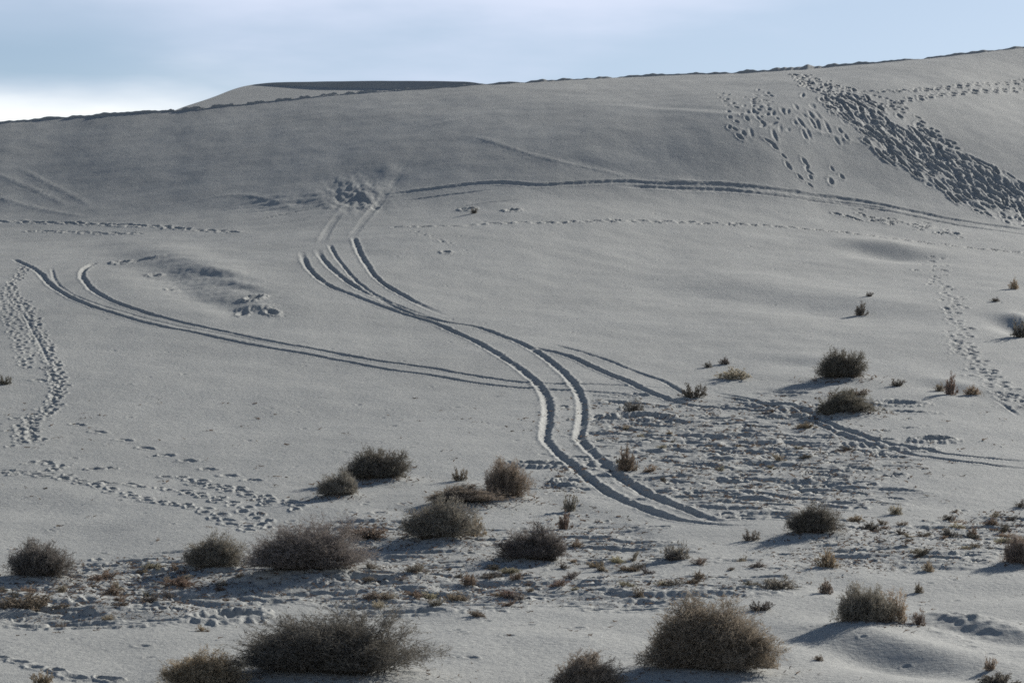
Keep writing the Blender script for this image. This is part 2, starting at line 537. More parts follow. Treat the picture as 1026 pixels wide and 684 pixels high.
# low mound edge that runs off to the right below the pair of bushes
rut([(915, 616), (950, 624), (990, 631), (1040, 640)], .9, -.20, berm=-.2, flat=2, fade0=2, fade1=2, rough_amt=.1)

DZ += (RIM * np.exp(-HOLE / .03) - HOLE) * (1 - .8 * TRK)

# ------------------------------------------------------------------ shrubs: where they stand
# u centre, v bottom, width px, height px, tint, variant, label
BIG = [
    (330, 677, 172, 60, 'dark', 0, 'largest dark grey shrub, wide and low, in the foreground left of centre'),
    (205, 686, 84, 32, 'tan', 1, 'low tan brown shrub spilling left from the foot of the largest dark shrub'),
    (712, 671, 122, 64, 'brown', 2, 'tall rounded brown shrub with feathery tan top in the foreground, long shadow to its left'),
    (590, 686, 68, 30, 'brown', 3, 'low brown shrub at the left end of the long shadow in the foreground'),
    (868, 630, 56, 42, 'grey', 4, 'upright grey shrub on the right foreground mound with striped shadows below'),
    (893, 629, 34, 38, 'tan', 2, 'thin open tan shrub touching the right side of the grey shrub on the mound'),
    (308, 575, 112, 48, 'grey', 3, 'widest grey brown shrub of the pair behind the largest dark foreground shrub'),
    (215, 570, 60, 32, 'grey', 1, 'smaller rounded shrub just left of the wide grey brown shrub, above the rough sand'),
    (40, 576, 68, 32, 'dark', 4, 'dark flat topped shrub alone near the left edge of the photo'),
    (378, 480, 60, 28, 'dark', 0, 'dark rounded shrub at the left of the middle row, farthest back on smooth sand'),
    (338, 498, 40, 25, 'grey', 2, 'small grey shrub just below left of the dark rounded shrub, shadow trailing down left'),
    (441, 540, 74, 37, 'grey', 1, 'dome shaped grey brown shrub on a sand mound in the centre left cluster'),
    (508, 499, 46, 36, 'brown', 4, 'tallest brown shrub at the right end of the centre cluster beside the ruts'),
    (466, 505, 70, 19, 'brown', 3, 'low spreading brown shrub left of the tallest shrub in the centre cluster'),
    (533, 559, 66, 31, 'dark', 2, 'dark rounded shrub below the centre cluster, left of the rut bend'),
    (843, 380, 46, 27, 'olive', 0, 'dark olive shrub on the smooth slope at right with shadow stretching left'),
    (848, 413, 56, 21, 'olive', 3, 'low olive shrub just below the dark olive shrub, above the wheel tracks'),
    (815, 535, 52, 28, 'dark', 1, 'dark dome shaped shrub right of where the wheel ruts end'),
    (1024, 566, 36, 28, 'brown', 4, 'dark brown shrub cut by the right edge of the photo'),
]
SMALL = [
    (365, 541, 60, 18, 'brown', 'flat broken brown plant between the dome shrub and the wide grey shrub'),
    (461, 482, 16, 15, 'brown', 'small dark upright plant behind the low spreading shrub of the centre cluster'),
    (476, 536, 22, 20, 'tan', 'pale tan tuft leaning on the right side of the dome shaped shrub'),
    (296, 680, 28, 18, 'tan', 'round tan tuft in front of the largest dark foreground shrub'),
    (42, 686, 28, 17, 'tan', 'tan tuft cut by the bottom edge near the left corner'),
    (571, 511, 17, 18, 'grey', 'small grey twiggy plant right of the centre cluster, beside the rut'),
    (566, 527, 15, 16, 'rust', 'small reddish tuft just above the dark rounded shrub by the rut bend'),
    (627, 472, 22, 28, 'rust', 'orange brown plant growing in the churned sand right of the twin ruts'),
    (634, 413, 24, 14, 'dark', 'spiky dark plant at the top left of the trampled sand'),
    (696, 399, 26, 16, 'dark', 'dark plant where the right hand tracks meet the trampled sand'),
    (736, 381, 40, 13, 'straw', 'sprawling straw coloured plant lying above the trampled sand'),
    (726, 364, 12, 7, 'dark', 'tiny dark sprig directly above the sprawling straw plant'),
    (709, 367, 9, 6, 'dark', 'tiny dark sprig to the upper left of the sprawling straw plant'),
    (899, 388, 17, 9, 'dark', 'small dark low plant right of the olive shrub on the slope'),
    (953, 395, 13, 22, 'rust', 'rusty upright plant with a star shaped spread of shadow on the right slope'),
    (974, 395, 18, 10, 'tan', 'tan sprig beside the rusty upright plant on the right slope'),
    (941, 391, 10, 9, 'brown', 'small brown sprig at the left of the rusty upright plant'),
    (871, 300, 9, 8, 'dark', 'upper of two tiny plants alone on the upper right plain'),
    (863, 313, 13, 11, 'olive', 'lower and rounder of two tiny plants alone on the upper right plain'),
    (1016, 290, 11, 12, 'tan', 'tiny tan plant near the right edge on the upper plain'),
    (997, 303, 9, 6, 'dark', 'tiny dark plant just lower left of the tiny tan plant near the right edge'),
    (1022, 338, 22, 18, 'dark', 'dark plant in the shaded hollow at the right edge'),
    (858, 523, 18, 8, 'tan', 'low tan tuft touching the right of the dark dome shaped shrub'),
    (872, 532, 22, 11, 'dark', 'small dark mound plant right of the dark dome shaped shrub'),
    (897, 515, 15, 12, 'straw', 'round straw coloured tuft above right of the dark dome shaped shrub'),
    (925, 540, 13, 8, 'dark', 'small dark tuft alone in the rough sand at right'),
    (975, 538, 12, 12, 'rust', 'reddish sprig in the rough sand near the right edge'),
    (994, 527, 16, 10, 'rust', 'spreading reddish sprig above the brown shrub cut by the right edge'),
    (677, 561, 30, 20, 'grey', 'small round grey shrub below the end of the wheel ruts'),
    (753, 541, 18, 12, 'grey', 'small grey tuft between the rut ends and the dark dome shaped shrub'),
    (417, 579, 24, 16, 'grey', 'small round grey shrub on the rough sand above the largest shrub'),
    (829, 570, 24, 22, 'tan', 'upright tan plant in the rough sand below the dark dome shaped shrub'),
    (778, 592, 42, 17, 'grey', 'low grey shrub on the slope above left of the right foreground mound'),
    (762, 614, 26, 14, 'dark', 'small dark plant just behind the right edge of the tall brown shrub'),
    (828, 594, 16, 15, 'brown', 'small brown tuft behind the left of the grey shrub on the mound'),
    (930, 572, 13, 12, 'tan', 'small tan sprig on smooth sand above right of the mound bushes'),
    (920, 630, 15, 22, 'brown', 'thin sparse brown sprig at the right end of the mound bushes'),
    (992, 672, 14, 16, 'tan', 'tan sprig above the dark hollow at the bottom right corner'),
    (1000, 684, 40, 12, 'dark', 'dark low plant in the hollow at the bottom right corner'),
    (768, 670, 22, 22, 'tan', 'tan feathery tuft at the right foot of the tall brown shrub'),
    (640, 596, 12, 10, 'brown', 'small brown tuft alone above the long shadow of the tall brown shrub'),
    (5, 385, 14, 10, 'olive', 'small olive tuft at the left edge of the open slope'),
    (30, 612, 70, 20, 'brown', 'flat dull brown mat of twigs above the shaded bank at far left'),
    (180, 588, 40, 12, 'rust', 'flat reddish brown plant in the rough sand below the rounded shrub'),
    (455, 600, 24, 9, 'brown', 'small broken brown tuft on the rough sand right of the largest shrub'),
    (383, 600, 26, 9, 'brown', 'small broken plant on the rough sand just behind the largest shrub'),
    (470, 585, 20, 12, 'rust', 'reddish sprig in the rough sand right of the small round grey shrub'),
    (700, 580, 14, 10, 'brown', 'small brown sprig in the rough sand above the tall brown shrub'),
    (950, 520, 14, 7, 'dark', 'small dark tuft on the line where smooth and rough sand meet at right'),
    (860, 398, 24, 10, 'brown', 'small broken brown plant lying between the two olive shrubs'),
    (808, 430, 22, 8, 'brown', 'brown sprig lying in the wheel tracks below the low olive shrub'),
    (920, 590, 10, 8, 'brown', 'tiny brown sprig on the smooth sand above the mound bushes'),
    (820, 660, 10, 6, 'brown', 'tiny brown sprig below the striped shadows on the foreground mound'),
    (475, 214, 8, 7, 'dark', 'tiny dark sprig on the far plain just below the shaded dune face'),
]


def ground(x, y):
    """height of the finished dune under a world point"""
    u = x / y * F + UC
    iu = IU0 + (u + 50) / DU
    if u < -49:
        iu = float(np.interp(u, U, np.arange(NU)))
    if u > 1075:
        iu = float(np.interp(u, U, np.arange(NU)))
    j = int(min(max(iu, 0), NU - 2))
    fj = iu - j

    def col(jj):
        return np.interp(y, Ym[:, jj], Zm[:, jj] + DZ[:, jj])
    return col(j) * (1 - fj) + col(j + 1) * fj


def slope_px(u, v):
    """picture rows per metre of depth here"""
    x, y, z, j, i = look(u, v)
    i = min(i, NV - 80)
    return abs((Vm[i + 6, j] - Vm[i, j]) / (Ym[i + 6, j] - Ym[i, j]))


place = []
for (u, vb, w, hp, tint, var, label) in BIG:
    x, y, z, j, i = look(u, vb)
    ppm = F / y
    W = w / ppm
    D = W * .62
    # mound the sand up a little under each big shrub, hollow at its lee
    vc = vb + .075 * w - D / 2 * slope_px(u, vb) * .9
    x, y, z, j, i = look(u, vc)
    win = window(x, y, W * 1.5)
    if win is not None:
        r2 = ((Xm[win] - x) / (W * .52)) ** 2 + ((Ym[win] - y) / (W * .45)) ** 2
        DZ[win] += .085 * W * np.exp(-r2)
        sx, sy = x - W * .75, y - W * .35
        r2 = ((Xm[win] - sx) / (W * .5)) ** 2 + ((Ym[win] - sy) / (W * .3)) ** 2
        DZ[win] += -.03 * W * np.exp(-r2)
    place.append((u, vb, vc, w, hp, tint, var, label, W, D, x, y))

# ------------------------------------------------------------------ build the ground sheet


def mesh_from(name, verts, faces_quads=None, faces_tris=None, smooth=False):
    me = bpy.data.meshes.new(name)
    nv = len(verts)
    nq = 0 if faces_quads is None else len(faces_quads)
    nt = 0 if faces_tris is None else len(faces_tris)
    me.vertices.add(nv)
    me.vertices.foreach_set('co', np.ascontiguousarray(verts, np.float32).ravel())
    loops = []
    if nq:
        loops.append(np.asarray(faces_quads).ravel())
    if nt:
        loops.append(np.asarray(faces_tris).ravel())
    loops = np.concatenate(loops).astype(np.int32)
    me.loops.add(len(loops))
    me.loops.foreach_set('vertex_index', loops)
    me.polygons.add(nq + nt)
    st = np.concatenate([np.arange(nq) * 4, nq * 4 + np.arange(nt) * 3]).astype(np.int32)
    me.polygons.foreach_set('loop_start', st)
    me.polygons.foreach_set('loop_total', np.concatenate([np.full(nq, 4), np.full(nt, 3)]).astype(np.int32))
    me.update(calc_edges=True)
    if smooth:
        me.polygons.foreach_set('use_smooth', np.ones(nq + nt, bool))
    return me


Zfull = Zm + DZ
blocks = []
# near ground under and behind the camera
NN = 46
for k in range(NN):
    t = k / NN
    y = -90 + (42 + 90) * (t ** .8)
    b = -1.9 + (-2.8) * max(y, 0) / 42.0
    far_z = Zfull[0]
    base = b - (.25 if y < 0 else .25 * (1 - y / 42))
    kk = sstep(np.array([y]), 25, 42)[0]
    z = base * (1 - kk) + far_z * kk + .0 * U
    z = z + .05 * perlin(U / 60.0, U * 0 + y / 5.0) * (1 - kk)
    blocks.append(np.stack([(U - UC) / F * 42.0, U * 0 + y, z], 1)[None])
blocks.append(np.stack([Xm, Ym, Zfull], 2))

def boxs(a, k=45):
    p = np.pad(a, k, mode='edge')
    c = np.cumsum(np.concatenate([[0], p]))
    return (c[2 * k + 1:] - c[:-2 * k - 1]) / (2 * k + 1)


Yc0 = Ym[-1]
Zc0 = Zfull[-1]
Yc = boxs(Yc0)
Zc = boxs((V0 - crest_top) / F * Yc0)
# land behind the first crest: a dip, then the farther crest that shows at upper left
back = smooth_interp(U, [(-400, 140), (120, 128), (150, 122), (180, 108.5), (200, 102), (215, 97), (235, 89), (250, 85.3), (270, 82.8), (320, 81.8),
                         (370, 81.2), (430, 81.2), (470, 82), (500, 87), (540, 100), (1026, 90), (2000, 80)], w=7)
back += .15 * perlin(U / 23.0, U * 0 + 11.7)
bl = []
for k, (dy, dz) in enumerate([(.6, -.25), (1.6, -.75), (3.0, -1.1), (4.5, -1.2), (6.0, -1.0)]):
    kk = min(dy / 3.0, 1)
    y = (Yc0 * (1 - kk) + Yc * kk) + dy
    bl.append(np.stack([(U - UC) / F * y, y, Zc0 * (1 - kk) + Zc * kk + dz], 1)[None])
y0 = Yc + 6.0
z0 = Zc - 1.0
v0b = V0 - z0 / y0 * F
NB = 130
lnb = np.log(y0)
prev_v = v0b
lipb = interp(U, [(0, 0), (250, 0), (275, 2.5), (330, 6), (400, 8), (450, 5), (480, 2.5), (520, 0)])
for k in range(1, NB + 1):
    t = k / NB
    v = v0b + (np.minimum(back, v0b - .5) - v0b) * t
    s_loc = .24 + .40 * sstep(v, back + lipb + 1.0, back + lipb - 1.0) * (lipb > .5)
    dn = np.maximum(F * s_loc - (V0 - v), 60)
    lnb = lnb + (prev_v - v) / dn
    prev_v = v
    y = np.exp(lnb)
    bl.append(np.stack([(U - UC) / F * y, y, (V0 - v) * y / F], 1)[None])
yl, zl = y, (V0 - v) * y / F
for k in range(1, 41):
    d = 1.2 * 1.22 ** k
    y = yl + d
    z = np.maximum(zl - .5 * d, 2.0) if False else zl - (zl + 3.0) * (1 - np.exp(-d * .5 / (np.maximum(zl, 5) + 3.0)))
    bl.append(np.stack([(U - UC) / F * y, y, z], 1)[None])
blocks += bl
G = np.concatenate(blocks, 0)
NR = G.shape[0]
idx = np.arange(NR * NU).reshape(NR, NU)
quads = np.stack([idx[:-1, :-1], idx[:-1, 1:], idx[1:, 1:], idx[1:, :-1]], -1).reshape(-1, 4)
me = mesh_from('sand_dunes', G.reshape(-1, 3), quads, smooth=True)
dunes = bpy.data.objects.new('sand_dunes', me)
COL.objects.link(dunes)
dunes['kind'] = 'structure'

# ------------------------------------------------------------------ materials


def new_mat(name):
    m = bpy.data.materials.new(name)
    m.use_nodes = True
    nt = m.node_tree
    nt.nodes.clear()
    out = nt.nodes.new('ShaderNodeOutputMaterial')
    return m, nt, out


def sand_mat():
    m, nt, out = new_mat('pale_grey_sand')
    N = nt.nodes.new
    L = nt.links.new
    b = N('ShaderNodeBsdfPrincipled')
    b.inputs['Roughness'].default_value = .9
    b.inputs['Specular IOR Level'].default_value = .15
    L(b.outputs[0], out.inputs[0])
    geo = N('ShaderNodeNewGeometry')
    n1 = N('ShaderNodeTexNoise')
    n1.inputs['Scale'].default_value = .12
    n1.inputs['Detail'].default_value = 5
    n2 = N('ShaderNodeTexNoise')
    n2.inputs['Scale'].default_value = 7.5
    n2.inputs['Detail'].default_value = 3
    n2.inputs['Roughness'].default_value = .7
    for n in (n1, n2):
        L(geo.outputs['Position'], n.inputs['Vector'])
    r1 = N('ShaderNodeValToRGB')
    r1.color_ramp.elements[0].position = .3
    r1.color_ramp.elements[0].color = (.257, .259, .243, 1)
    r1.color_ramp.elements[1].position = .7
    r1.color_ramp.elements[1].color = (.300, .301, .281, 1)
    L(n1.outputs['Fac'], r1.inputs['Fac'])
    r2 = N('ShaderNodeValToRGB')
    r2.color_ramp.elements[0].position = .30
    r2.color_ramp.elements[0].color = (.74, .74, .76, 1)
    r2.color_ramp.elements[1].position = .72
    r2.color_ramp.elements[1].color = (1.19, 1.18, 1.16, 1)
    L(n2.outputs['Fac'], r2.inputs['Fac'])
    mx = N('ShaderNodeMix')
    mx.data_type = 'RGBA'
    mx.blend_type = 'MULTIPLY'
    mx.inputs['Factor'].default_value = 1
    L(r1.outputs[0], mx.inputs['A'])
    L(r2.outputs[0], mx.inputs['B'])
    L(mx.outputs['Result'], b.inputs['Base Color'])
    n3 = N('ShaderNodeTexNoise')
    n3.inputs['Scale'].default_value = 6.0
    n3.inputs['Detail'].default_value = 4
    n3.inputs['Roughness'].default_value = .75
    L(geo.outputs['Position'], n3.inputs['Vector'])
    bp = N('ShaderNodeBump')
    bp.inputs['Strength'].default_value = 1.0
    bp.inputs['Distance'].default_value = .042
    L(n3.outputs['Fac'], bp.inputs['Height'])
    L(bp.outputs['Normal'], b.inputs['Normal'])
    return m


def plant_mat(name, cols, trans=.25):
    """per-object tint through the object's own colour, per-twig variation through noise"""
    m, nt, out = new_mat(name)
    N = nt.nodes.new
    L = nt.links.new
    oi = N('ShaderNodeObjectInfo')
    geo = N('ShaderNodeNewGeometry')
    n = N('ShaderNodeTexNoise')
    n.inputs['Scale'].default_value = 9
    n.inputs['Detail'].default_value = 3
    L(geo.outputs['Position'], n.inputs['Vector'])
    r = N('ShaderNodeValToRGB')
    r.color_ramp.elements[0].position = .32
    r.color_ramp.elements[0].color = cols[0]
    r.color_ramp.elements[1].position = .68
    r.color_ramp.elements[1].color = cols[1]
    L(n.outputs['Fac'], r.inputs['Fac'])
    mx = N('ShaderNodeMix')
    mx.data_type = 'RGBA'
    mx.blend_type = 'MULTIPLY'
    mx.inputs['Factor'].default_value = 1
    L(r.outputs[0], mx.inputs['A'])
    L(oi.outputs['Color'], mx.inputs['B'])
    d = N('ShaderNodeBsdfDiffuse')
    t = N('ShaderNodeBsdfTranslucent')
    ms = N('ShaderNodeMixShader')
    ms.inputs[0].default_value = trans
    L(mx.outputs['Result'], d.inputs['Color'])
    L(mx.outputs['Result'], t.inputs['Color'])
    L(d.outputs[0], ms.inputs[1])
    L(t.outputs[0], ms.inputs[2])
    L(ms.outputs[0], out.inputs[0])
    return m


dunes.data.materials.append(sand_mat())
M_FOL = plant_mat('dry_twig_foliage', [(.55, .55, .55, 1), (1.25, 1.2, 1.15, 1)], .3)
M_WOOD = plant_mat('dry_shrub_wood', [(.35, .33, .32, 1), (.7, .66, .62, 1)], 0.0)
TINT = {'dark': (.175, .163, .145), 'grey': (.255, .235, .205), 'brown': (.265, .225, .182), 'tan': (.35, .29, .215),
        'olive': (.175, .165, .142), 'rust': (.25, .198, .16), 'straw': (.38, .35, .27)}

# ------------------------------------------------------------------ plants


def ribbons(P0, P1, P2, width, seed, segs=4, taper=.25):
    """curved flat twigs from P0 by way of P1 to P2, all at once; returns verts, quads"""
    r = np.random.default_rng(seed)
    n = len(P0)
    t = np.linspace(0, 1, segs + 1)[None, :, None]
    pts = (1 - t) ** 2 * P0[:, None] + 2 * t * (1 - t) * P1[:, None] + t * t * P2[:, None]
    d = P2 - P0
    a = r.normal(size=(n, 3))
    s = np.cross(d, a)
    s /= np.linalg.norm(s, axis=1, keepdims=True) + 1e-9
    wd = (width if np.ndim(width) else np.full(n, width))[:, None, None] * (1 - (1 - taper) * t)
    A = pts + s[:, None] * wd * .5
    B = pts - s[:, None] * wd * .5
    V = np.stack([A, B], 2).reshape(-1, 3)
    base = (np.arange(n) * (segs + 1) * 2)[:, None]
    k = np.arange(segs)[None, :] * 2
    q = np.stack([base + k, base + k + 1, base + k + 3, base + k + 2], -1).reshape(-1, 4)
    return V, q


def prisms(P0, P1, P2, rad, segs=4):
    """three-sided tapered branches"""
    n = len(P0)
    t = np.linspace(0, 1, segs + 1)[None, :, None]
    pts = (1 - t) ** 2 * P0[:, None] + 2 * t * (1 - t) * P1[:, None] + t * t * P2[:, None]
    d = P2 - P0
    up = np.tile([[.31, .17, .93]], (n, 1))
    s = np.cross(d, up)
    s /= np.linalg.norm(s, axis=1, keepdims=True) + 1e-9
    w = np.cross(s, d)
    w /= np.linalg.norm(w, axis=1, keepdims=True) + 1e-9
    rr = rad[:, None, None] * (1 - .75 * t)
    ring = []
    for k in range(3):
        a = k * 2 * math.pi / 3
        ring.append(pts + (s[:, None] * math.cos(a) + w[:, None] * math.sin(a)) * rr)
    V = np.stack(ring, 2).reshape(-1, 3)
    base = (np.arange(n) * (segs + 1) * 3)[:, None, None]
    k = (np.arange(segs) * 3)[None, :, None]
    j = np.arange(3)[None, None, :]
    j2 = (j + 1) % 3
    q = np.stack([base + k + j, base + k + j2, base + k + 3 + j2, base + k + 3 + j], -1).reshape(-1, 4)
    return V, q


def shrub_meshes(name, seed, stems=200, twigs=16, lean=0.0, flat=1.0, open_=0.0, fleck=2, thick=1.0, spread=.50):
    r = np.random.default_rng(seed)
    az = r.random(stems) * 2 * math.pi
    ez = np.arccos(np.clip(r.random(stems) * 1.08 - .06, -1, 1))            # 0 = straight up
    el = math.pi / 2 - ez
    lob = 1 + .42 * perlin(np.cos(az) * 1.6 + seed, np.sin(az) * 1.6 + el * 1.3) + .05 * r.normal(size=stems)
    rad = np.clip(lob, .6, 1.15) * r.uniform(.45, 1.0, stems) ** .5 * .92
    tip = np.stack([np.cos(az) * np.cos(el) * rad + lean * .3, np.sin(az) * np.cos(el) * rad, np.sin(el) * rad * flat * .95 + .03], 1)
    # a clump of several crowns rather than one dome
    nl = 5
    lc = r.uniform(-spread, spread, (nl, 2)) * [1.15, .8]
    lr = r.uniform(.42, .72, nl)
    lh = r.uniform(.55, 1.02, nl) * (1 - .25 * np.abs(lc[:, 0]))
    li_ = r.integers(0, nl, stems)
    tip = tip * np.stack([lr[li_], lr[li_], lh[li_]], 1)
    tip[:, :2] += lc[li_]
    far = r.random(stems) < .06
    tip[far] *= r.uniform(1.05, 1.25, (int(far.sum()), 1))
    b0 = np.stack([tip[:, 0] * .30, tip[:, 1] * .30, np.full(stems, -.12)], 1) + r.normal(size=(stems, 3)) * [.07, .07, .0]
    mid = b0 * .45 + tip * .55 + np.stack([r.normal(size=stems) * .08, r.normal(size=stems) * .08, .10 + r.random(stems) * .15], 1)
    Vb, qb = prisms(b0, mid, tip, r.uniform(.004, .008, stems) * thick)
    # twigs off the outer part of each stem
    n = stems * twigs
    si = np.repeat(np.arange(stems), twigs)
    t = r.uniform(.30, 1.0, n)[:, None]
    p = (1 - t) ** 2 * b0[si] + 2 * t * (1 - t) * mid[si] + t * t * tip[si]
    out = p / (np.linalg.norm(p, axis=1, keepdims=True) + 1e-6)
    dirn = out * .7 + r.normal(size=(n, 3)) * .75 + [0, 0, .35]
    dirn /= np.linalg.norm(dirn, axis=1, keepdims=True)
    ln = r.uniform(.07, .17, n)[:, None] * (1 - .35 * open_)
    e = p + dirn * ln
    e[:, 2] = np.maximum(e[:, 2], .0)
    m2 = (p + e) / 2 + r.normal(size=(n, 3)) * .03
    V1, q1 = ribbons(p, m2, e, r.uniform(.005, .010, n) * thick, seed + 1, 3, .5)
    # twiglets
    k2 = 2
    n2 = n * k2
    ti = np.repeat(np.arange(n), k2)
    tt = r.uniform(.3, 1, n2)[:, None]
    pp = p[ti] * (1 - tt) + e[ti] * tt
    d2 = dirn[ti] + r.normal(size=(n2, 3)) * .8
    d2 /= np.linalg.norm(d2, axis=1, keepdims=True)
    e2 = pp + d2 * r.uniform(.03, .10, n2)[:, None]
    e2[:, 2] = np.maximum(e2[:, 2], -.02)
    V2, q2 = ribbons(pp, (pp + e2) / 2, e2, r.uniform(.006, .012, n2) * thick, seed + 2, 1, .4)
    # small dry leaves
    n3 = n * fleck
    li = r.integers(0, n2, n3)
    c = pp[li] * .4 + e2[li] * .6 + r.normal(size=(n3, 3)) * .012
    a = r.normal(size=(n3, 3))
    b = r.normal(size=(n3, 3))
    sz = r.uniform(.008, .020, n3)[:, None] * thick ** .7
    a *= sz / np.linalg.norm(a, axis=1, keepdims=True)
    b *= sz / np.linalg.norm(b, axis=1, keepdims=True)
    V3 = np.stack([c + a, c + b, c - a * .6 - b * .6], 1).reshape(-1, 3)
    t3 = np.arange(n3 * 3).reshape(-1, 3)
    fv = np.concatenate([V1, V2, V3])
    fq = np.concatenate([q1, q2 + len(V1)])
    ft = t3 + len(V1) + len(V2)
    # bring the crown to unit size: half width 1, height 1
    for ax in (0, 1):
        lo, hi = np.percentile(fv[:, ax], [1.2, 98.8])
        mid_, half = (lo + hi) / 2, (hi - lo) / 2
        fv[:, ax] = (fv[:, ax] - mid_) / half
        Vb[:, ax] = (Vb[:, ax] - mid_) / half
    top = np.percentile(fv[:, 2], 99.2)
    fv[:, 2] /= top
    Vb[:, 2] /= top
    return mesh_from(name + '_branches', Vb, qb), mesh_from(name + '_foliage', fv, fq, ft)


variants = [
    shrub_meshes('shrub_a', 101, 480, 20, 0, .95),
    shrub_meshes('shrub_b', 202, 420, 18, .1, 1.0),
    shrub_meshes('shrub_c', 303, 430, 19, -.1, 1.0, .2),
    shrub_meshes('shrub_d', 404, 400, 17, .3, .9, .2),
    shrub_meshes('shrub_e', 505, 420, 18, -.2, 1.05, .1),
]
big_fine = [shrub_meshes('shrub_wide', 1201, 900, 20, .2, 1.0, 0, 2, .62), shrub_meshes('shrub_tall', 1302, 800, 20, -.1, 1.0, .1, 2, .66, .26)]
big_open = shrub_meshes('shrub_open', 909, 80, 12, 0, 1.1, .3, 1, 1.8)
tufts = [shrub_meshes('tuft_%s' % 'abcd'[k], 700 + k * 13, 55, 9, (-.3, .2, .5, 0)[k], (1.0, 1.1, .8, 1.15)[k], 0, 2, 3.6) for k in range(4)]
for a, b in variants + tufts + [big_open] + big_fine:
    a.materials.append(M_WOOD)
    b.materials.append(M_FOL)


def one_mesh(pair):
    """branches and foliage of a small plant joined in one mesh (too small in view to show its parts)"""
    a, b = pair
    va = np.empty(len(a.vertices) * 3, np.float32)
    a.vertices.foreach_get('co', va)
    vb = np.empty(len(b.vertices) * 3, np.float32)
    b.vertices.foreach_get('co', vb)
    la = np.array([list(p.vertices) for p in a.polygons])
    quad = np.array([list(p.vertices) for p in b.polygons if len(p.vertices) == 4])
    tri = np.array([list(p.vertices) for p in b.polygons if len(p.vertices) == 3])
    na = len(a.vertices)
    me = mesh_from(a.name.replace('branches', 'plant'), np.concatenate([va.reshape(-1, 3), vb.reshape(-1, 3)]),
                   np.concatenate([la, quad + na]), tri + na)
    me.materials.append(M_FOL)
    return me


tuft_meshes = [one_mesh(t) for t in tufts]


def colour(o, tint, var=.12):
    c = TINT[tint]
    k = 1 + random.uniform(-var, var)
    o.color = (c[0] * k, c[1] * k * random.uniform(.97, 1.03), c[2] * k * random.uniform(.95, 1.05), 1)


for (u, vb, vc, w, hp, tint, var, label, W, D, x, y) in place:
    z = ground(x, y)
    ppm = F / y
    # height of the crown measured from its base on the ground
    base_row = V0 - z / y * F
    H = max((base_row - (vb - hp)) / ppm, .55 * hp / ppm)
    e = bpy.data.objects.new('desert_shrub', None)
    COL.objects.link(e)
    e.location = (x, y, z - .02)
    e.rotation_euler = (0, 0, random.uniform(-.4, .4))
    e.empty_display_size = .3
    e['label'] = label
    e['category'] = 'shrub'
    e['group'] = 'dry shrubs on the dune slope'
    pair = big_open if 'thin open' in label else variants[var]
    if w > 100:
        pair = big_fine[1 if 'tall rounded' in label else 0]
    for nm, mesh in zip(('branches', 'foliage'), pair):
        o = bpy.data.objects.new(nm, mesh)
        COL.objects.link(o)
        o.parent = e
        o.scale = (W * .45, D * .46, H * 1.02)
        colour(o, tint, .0)

for k, (u, vb, w, hp, tint, label) in enumerate(SMALL):
    x, y, z, j, i = look(u, vb)
    ppm = F / y
    W = w / ppm
    D = min(W * .7, 1.1)
    vc = vb - D / 2 * slope_px(u, vb) * .7
    x, y, z, j, i = look(u, vc)
    z = ground(x, y)
    base_row = V0 - z / y * F
    H = max((base_row - (vb - hp)) / ppm, .5 * hp / ppm)
    o = bpy.data.objects.new('dry_plant', tuft_meshes[k % 4])
    COL.objects.link(o)
    o.location = (x, y, z - .01)
    o.rotation_euler = (0, 0, random.uniform(-.5, .5))
    o.scale = (W * .46, D * .5, H * .95)
    colour(o, tint, .1)
    o['label'] = label
    o['category'] = 'plant'
    o['group'] = 'small dry plants on the sand'

# tiny sprigs in the rough sand, alike and scattered; label tells which stretch
ZONES = [
    ('tiny dry sprig in the rough littered sand at lower left, left of the largest shrub', 'sprigs in the lower left rough sand', 34,
     lambda: (random.uniform(0, 240), random.gauss(592, 14))),
    ('tiny dry sprig in the rough sand between the middle shrubs and the largest foreground shrub', 'sprigs in the centre rough sand', 34,
     lambda: (random.uniform(340, 600), random.gauss(585, 14))),
    ('tiny dry sprig in the rough sand below the wheel ruts, above the tall brown shrub', 'sprigs below the wheel ruts', 16,
     lambda: (random.uniform(600, 760), random.gauss(575, 15))),
    ('tiny dry sprig in the littered sand right of the dark dome shaped shrub', 'sprigs in the right hand rough sand', 30,
     lambda: (random.uniform(880, 1030), random.gauss(535, 15))),
    ('tiny dry sprig among the trampled prints beside the wheel ruts', 'sprigs in the trampled sand', 26,
     lambda: (random.uniform(620, 870), random.gauss(452, 22))),
]
for label, grp, n, f in ZONES:
    for k in range(n):
        u, v = f()
        x, y, z, j, i = look(u, v)
        z = ground(x, y)
        o = bpy.data.objects.new('dry_sprig', tuft_meshes[random.randrange(4)])
        COL.objects.link(o)
        s = random.uniform(.09, .24)
        o.location = (x, y, z - .01)
        o.rotation_euler = (random.gauss(0, .3), random.gauss(0, .3), random.uniform(-3, 3))
        o.scale = (s * random.uniform(1, 1.8), s, s * random.uniform(.6, 1.1))
        colour(o, random.choice(['brown', 'tan', 'rust', 'dark', 'grey', 'straw']), .2)
        o['label'] = label
        o['category'] = 'sprig'
        o['group'] = grp

